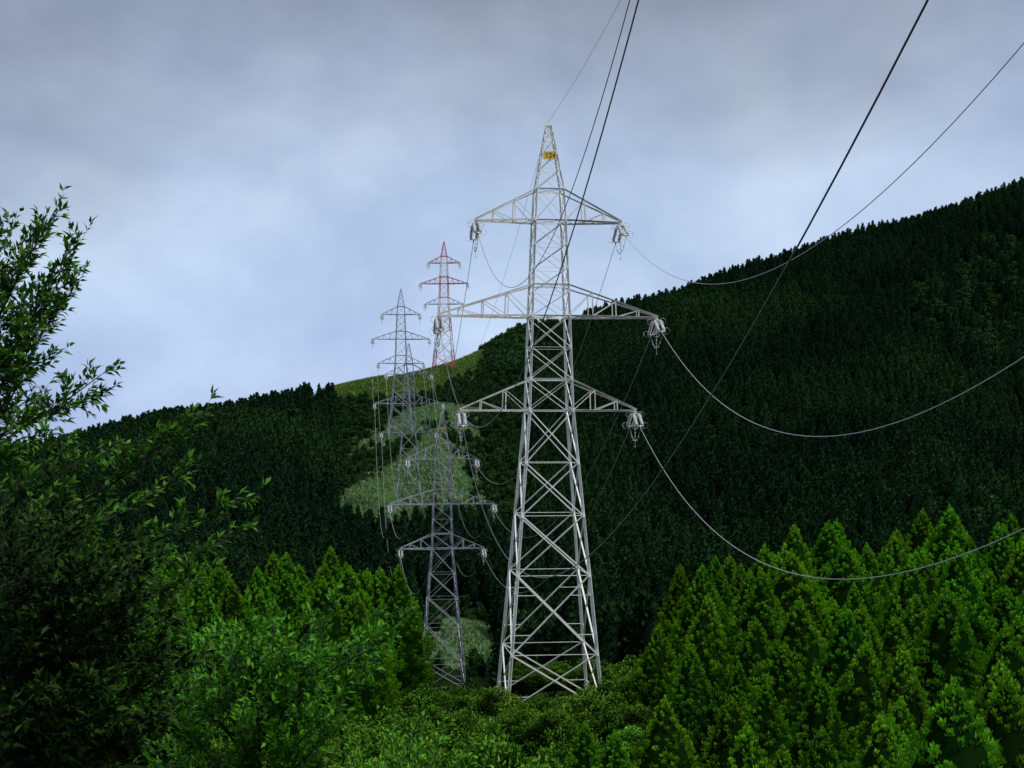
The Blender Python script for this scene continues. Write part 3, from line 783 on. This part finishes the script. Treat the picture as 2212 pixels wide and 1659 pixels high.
# ------------------------------------------------------------ conductors
def wire(pts,r,mat,lab):
    o0=Vector(pts[0]); b=MB(); b.tube([Vector(p)-o0 for p in pts],r,6)
    o=obj('power_line',b.mesh('power_line',[mat],True),label=lab,cat='power line',group='conductors of the power line'); o.location=o0
E=ENDS[0]
FR={(2,-1):(.0976,-.419,.00619),(1,-1):(.0989,-.383,.00494),(0,-1):(.098,-.351,.00451),(2,1):(.1002,-.371,.00483),(1,1):(.1033,-.42,.0056),(0,1):(.1017,-.399,.00541)}
for (i,s),(cc,mm,kk) in FR.items():
    p=E[(i,s,-1)]; pts=[(p.x+cc*q,p.y-q,p.z+mm*q+kk*q*q) for q in [j*1.6 for j in range(92)]]
    wire(pts,{(0,-1):.018,(1,1):.022,(0,1):.022}.get((i,s),.018),M_wiremt if s<0 else M_wirel,'sagging conductor running from the white pylon crossarm overhead')
p=E['top']; wire([(p.x+.1*q,p.y-q,p.z-.04*q+.001*q*q) for q in [j*2 for j in range(72)]],.011,M_wired,'thin earth wire running from the white pylon peak')
for a in range(4):
    A,B=ENDS[a],ENDS[a+1]; sag=[9,15,5,5][a]
    for key in [(i,s) for i in range(3) for s in (-1,1)]+['top']:
        p=A['top'] if key=='top' else A[(key[0],key[1],1)]; q=B['top'] if key=='top' else B[(key[0],key[1],-1)]
        sg=sag*(.5 if key=='top' else 1)
        pts=[]
        for j in range(41):
            t=j/40; v=p.lerp(q,t); v.z-=4*sg*t*(1-t); pts.append(v)
        wire(pts,.022 if key!='top' else .012,M_wirel,'pale sagging conductor strung between two pylons')

# ------------------------------------------------------------ light and sky
w=bpy.data.worlds.new('World'); scene.world=w; w.use_nodes=True; nt=w.node_tree; nt.nodes.clear(); L=nt.links.new
out=N(nt,'ShaderNodeOutputWorld'); bg=N(nt,'ShaderNodeBackground'); L(bg.outputs[0],out.inputs[0])
sun_el,sun_az=math.radians(56),math.radians(124)   # azimuth measured from +Y clockwise
sky=N(nt,'ShaderNodeTexSky',sky_type='NISHITA'); sky.sun_disc=False; sky.sun_elevation=sun_el; sky.sun_rotation=sun_az
tc=N(nt,'ShaderNodeTexCoord'); sx=N(nt,'ShaderNodeSeparateXYZ'); L(tc.outputs['Generated'],sx.inputs[0])
mp=N(nt,'ShaderNodeMapping'); mp.inputs['Scale'].default_value=(1,1,1.35); mp.inputs['Location'].default_value=(.35,0,.2); L(tc.outputs['Generated'],mp.inputs[0])
n1=N(nt,'ShaderNodeTexNoise'); n1.inputs['Scale'].default_value=3.6; n1.inputs['Detail'].default_value=7; n1.inputs['Roughness'].default_value=.48; n1.inputs['Distortion'].default_value=.2; L(mp.outputs[0],n1.inputs['Vector'])
n2=N(nt,'ShaderNodeTexNoise'); n2.inputs['Scale'].default_value=6.2; n2.inputs['Detail'].default_value=10; n2.inputs['Roughness'].default_value=.55; n2.inputs['Distortion'].default_value=.2; L(mp.outputs[0],n2.inputs['Vector'])
a1=N(nt,'ShaderNodeMath',operation='MULTIPLY_ADD'); L(n1.outputs[0],a1.inputs[0]); a1.inputs[1].default_value=.30; a1.inputs[2].default_value=-.15
a2=N(nt,'ShaderNodeMath',operation='ADD'); L(sx.outputs[2],a2.inputs[0]); L(a1.outputs[0],a2.inputs[1])
base=ramp(nt,[(0,(.43,.55,.83)),(.09,(.48,.61,.85)),(.17,(.49,.61,.81)),(.23,(.38,.46,.61)),(.31,(.27,.315,.40)),(1,(.34,.37,.45))],a2.outputs[0])
br=ramp(nt,[(.36,(.80,.83,.88)),(.5,(1,1,1)),(.66,(1.24,1.21,1.13))],n2.outputs[0])
c=mixc(nt,.75,base.outputs[0],br.outputs[0],'MULTIPLY')
sk=mixc(nt,1.0,sky.outputs[0],(.1,.1,.1),'MULTIPLY')
c=mixc(nt,.05,c,sk)
L(c,bg.inputs[0]); bg.inputs[1].default_value=1.05
sl=bpy.data.lights.new('sun','SUN'); sl.energy=2.9; sl.angle=math.radians(12); sl.color=(1,.95,.86)
so=bpy.data.objects.new('sun',sl); col.objects.link(so)
dv=Vector((math.sin(sun_az)*math.cos(sun_el),math.cos(sun_az)*math.cos(sun_el),math.sin(sun_el)))
so.rotation_euler=dv.to_track_quat('Z','Y').to_euler(); so.location=(40,-40,80)

cam=bpy.data.cameras.new('camera'); co=bpy.data.objects.new('camera',cam); col.objects.link(co)
cam.lens=50; cam.sensor_width=36; cam.shift_y=(HZ-829.5)/2212.0; cam.clip_end=12000; cam.clip_start=.1
co.location=(0,0,0); co.rotation_euler=(math.pi/2,0,0); scene.camera=co
scene.view_settings.view_transform='Standard'; scene.view_settings.look='None'; scene.view_settings.exposure=0
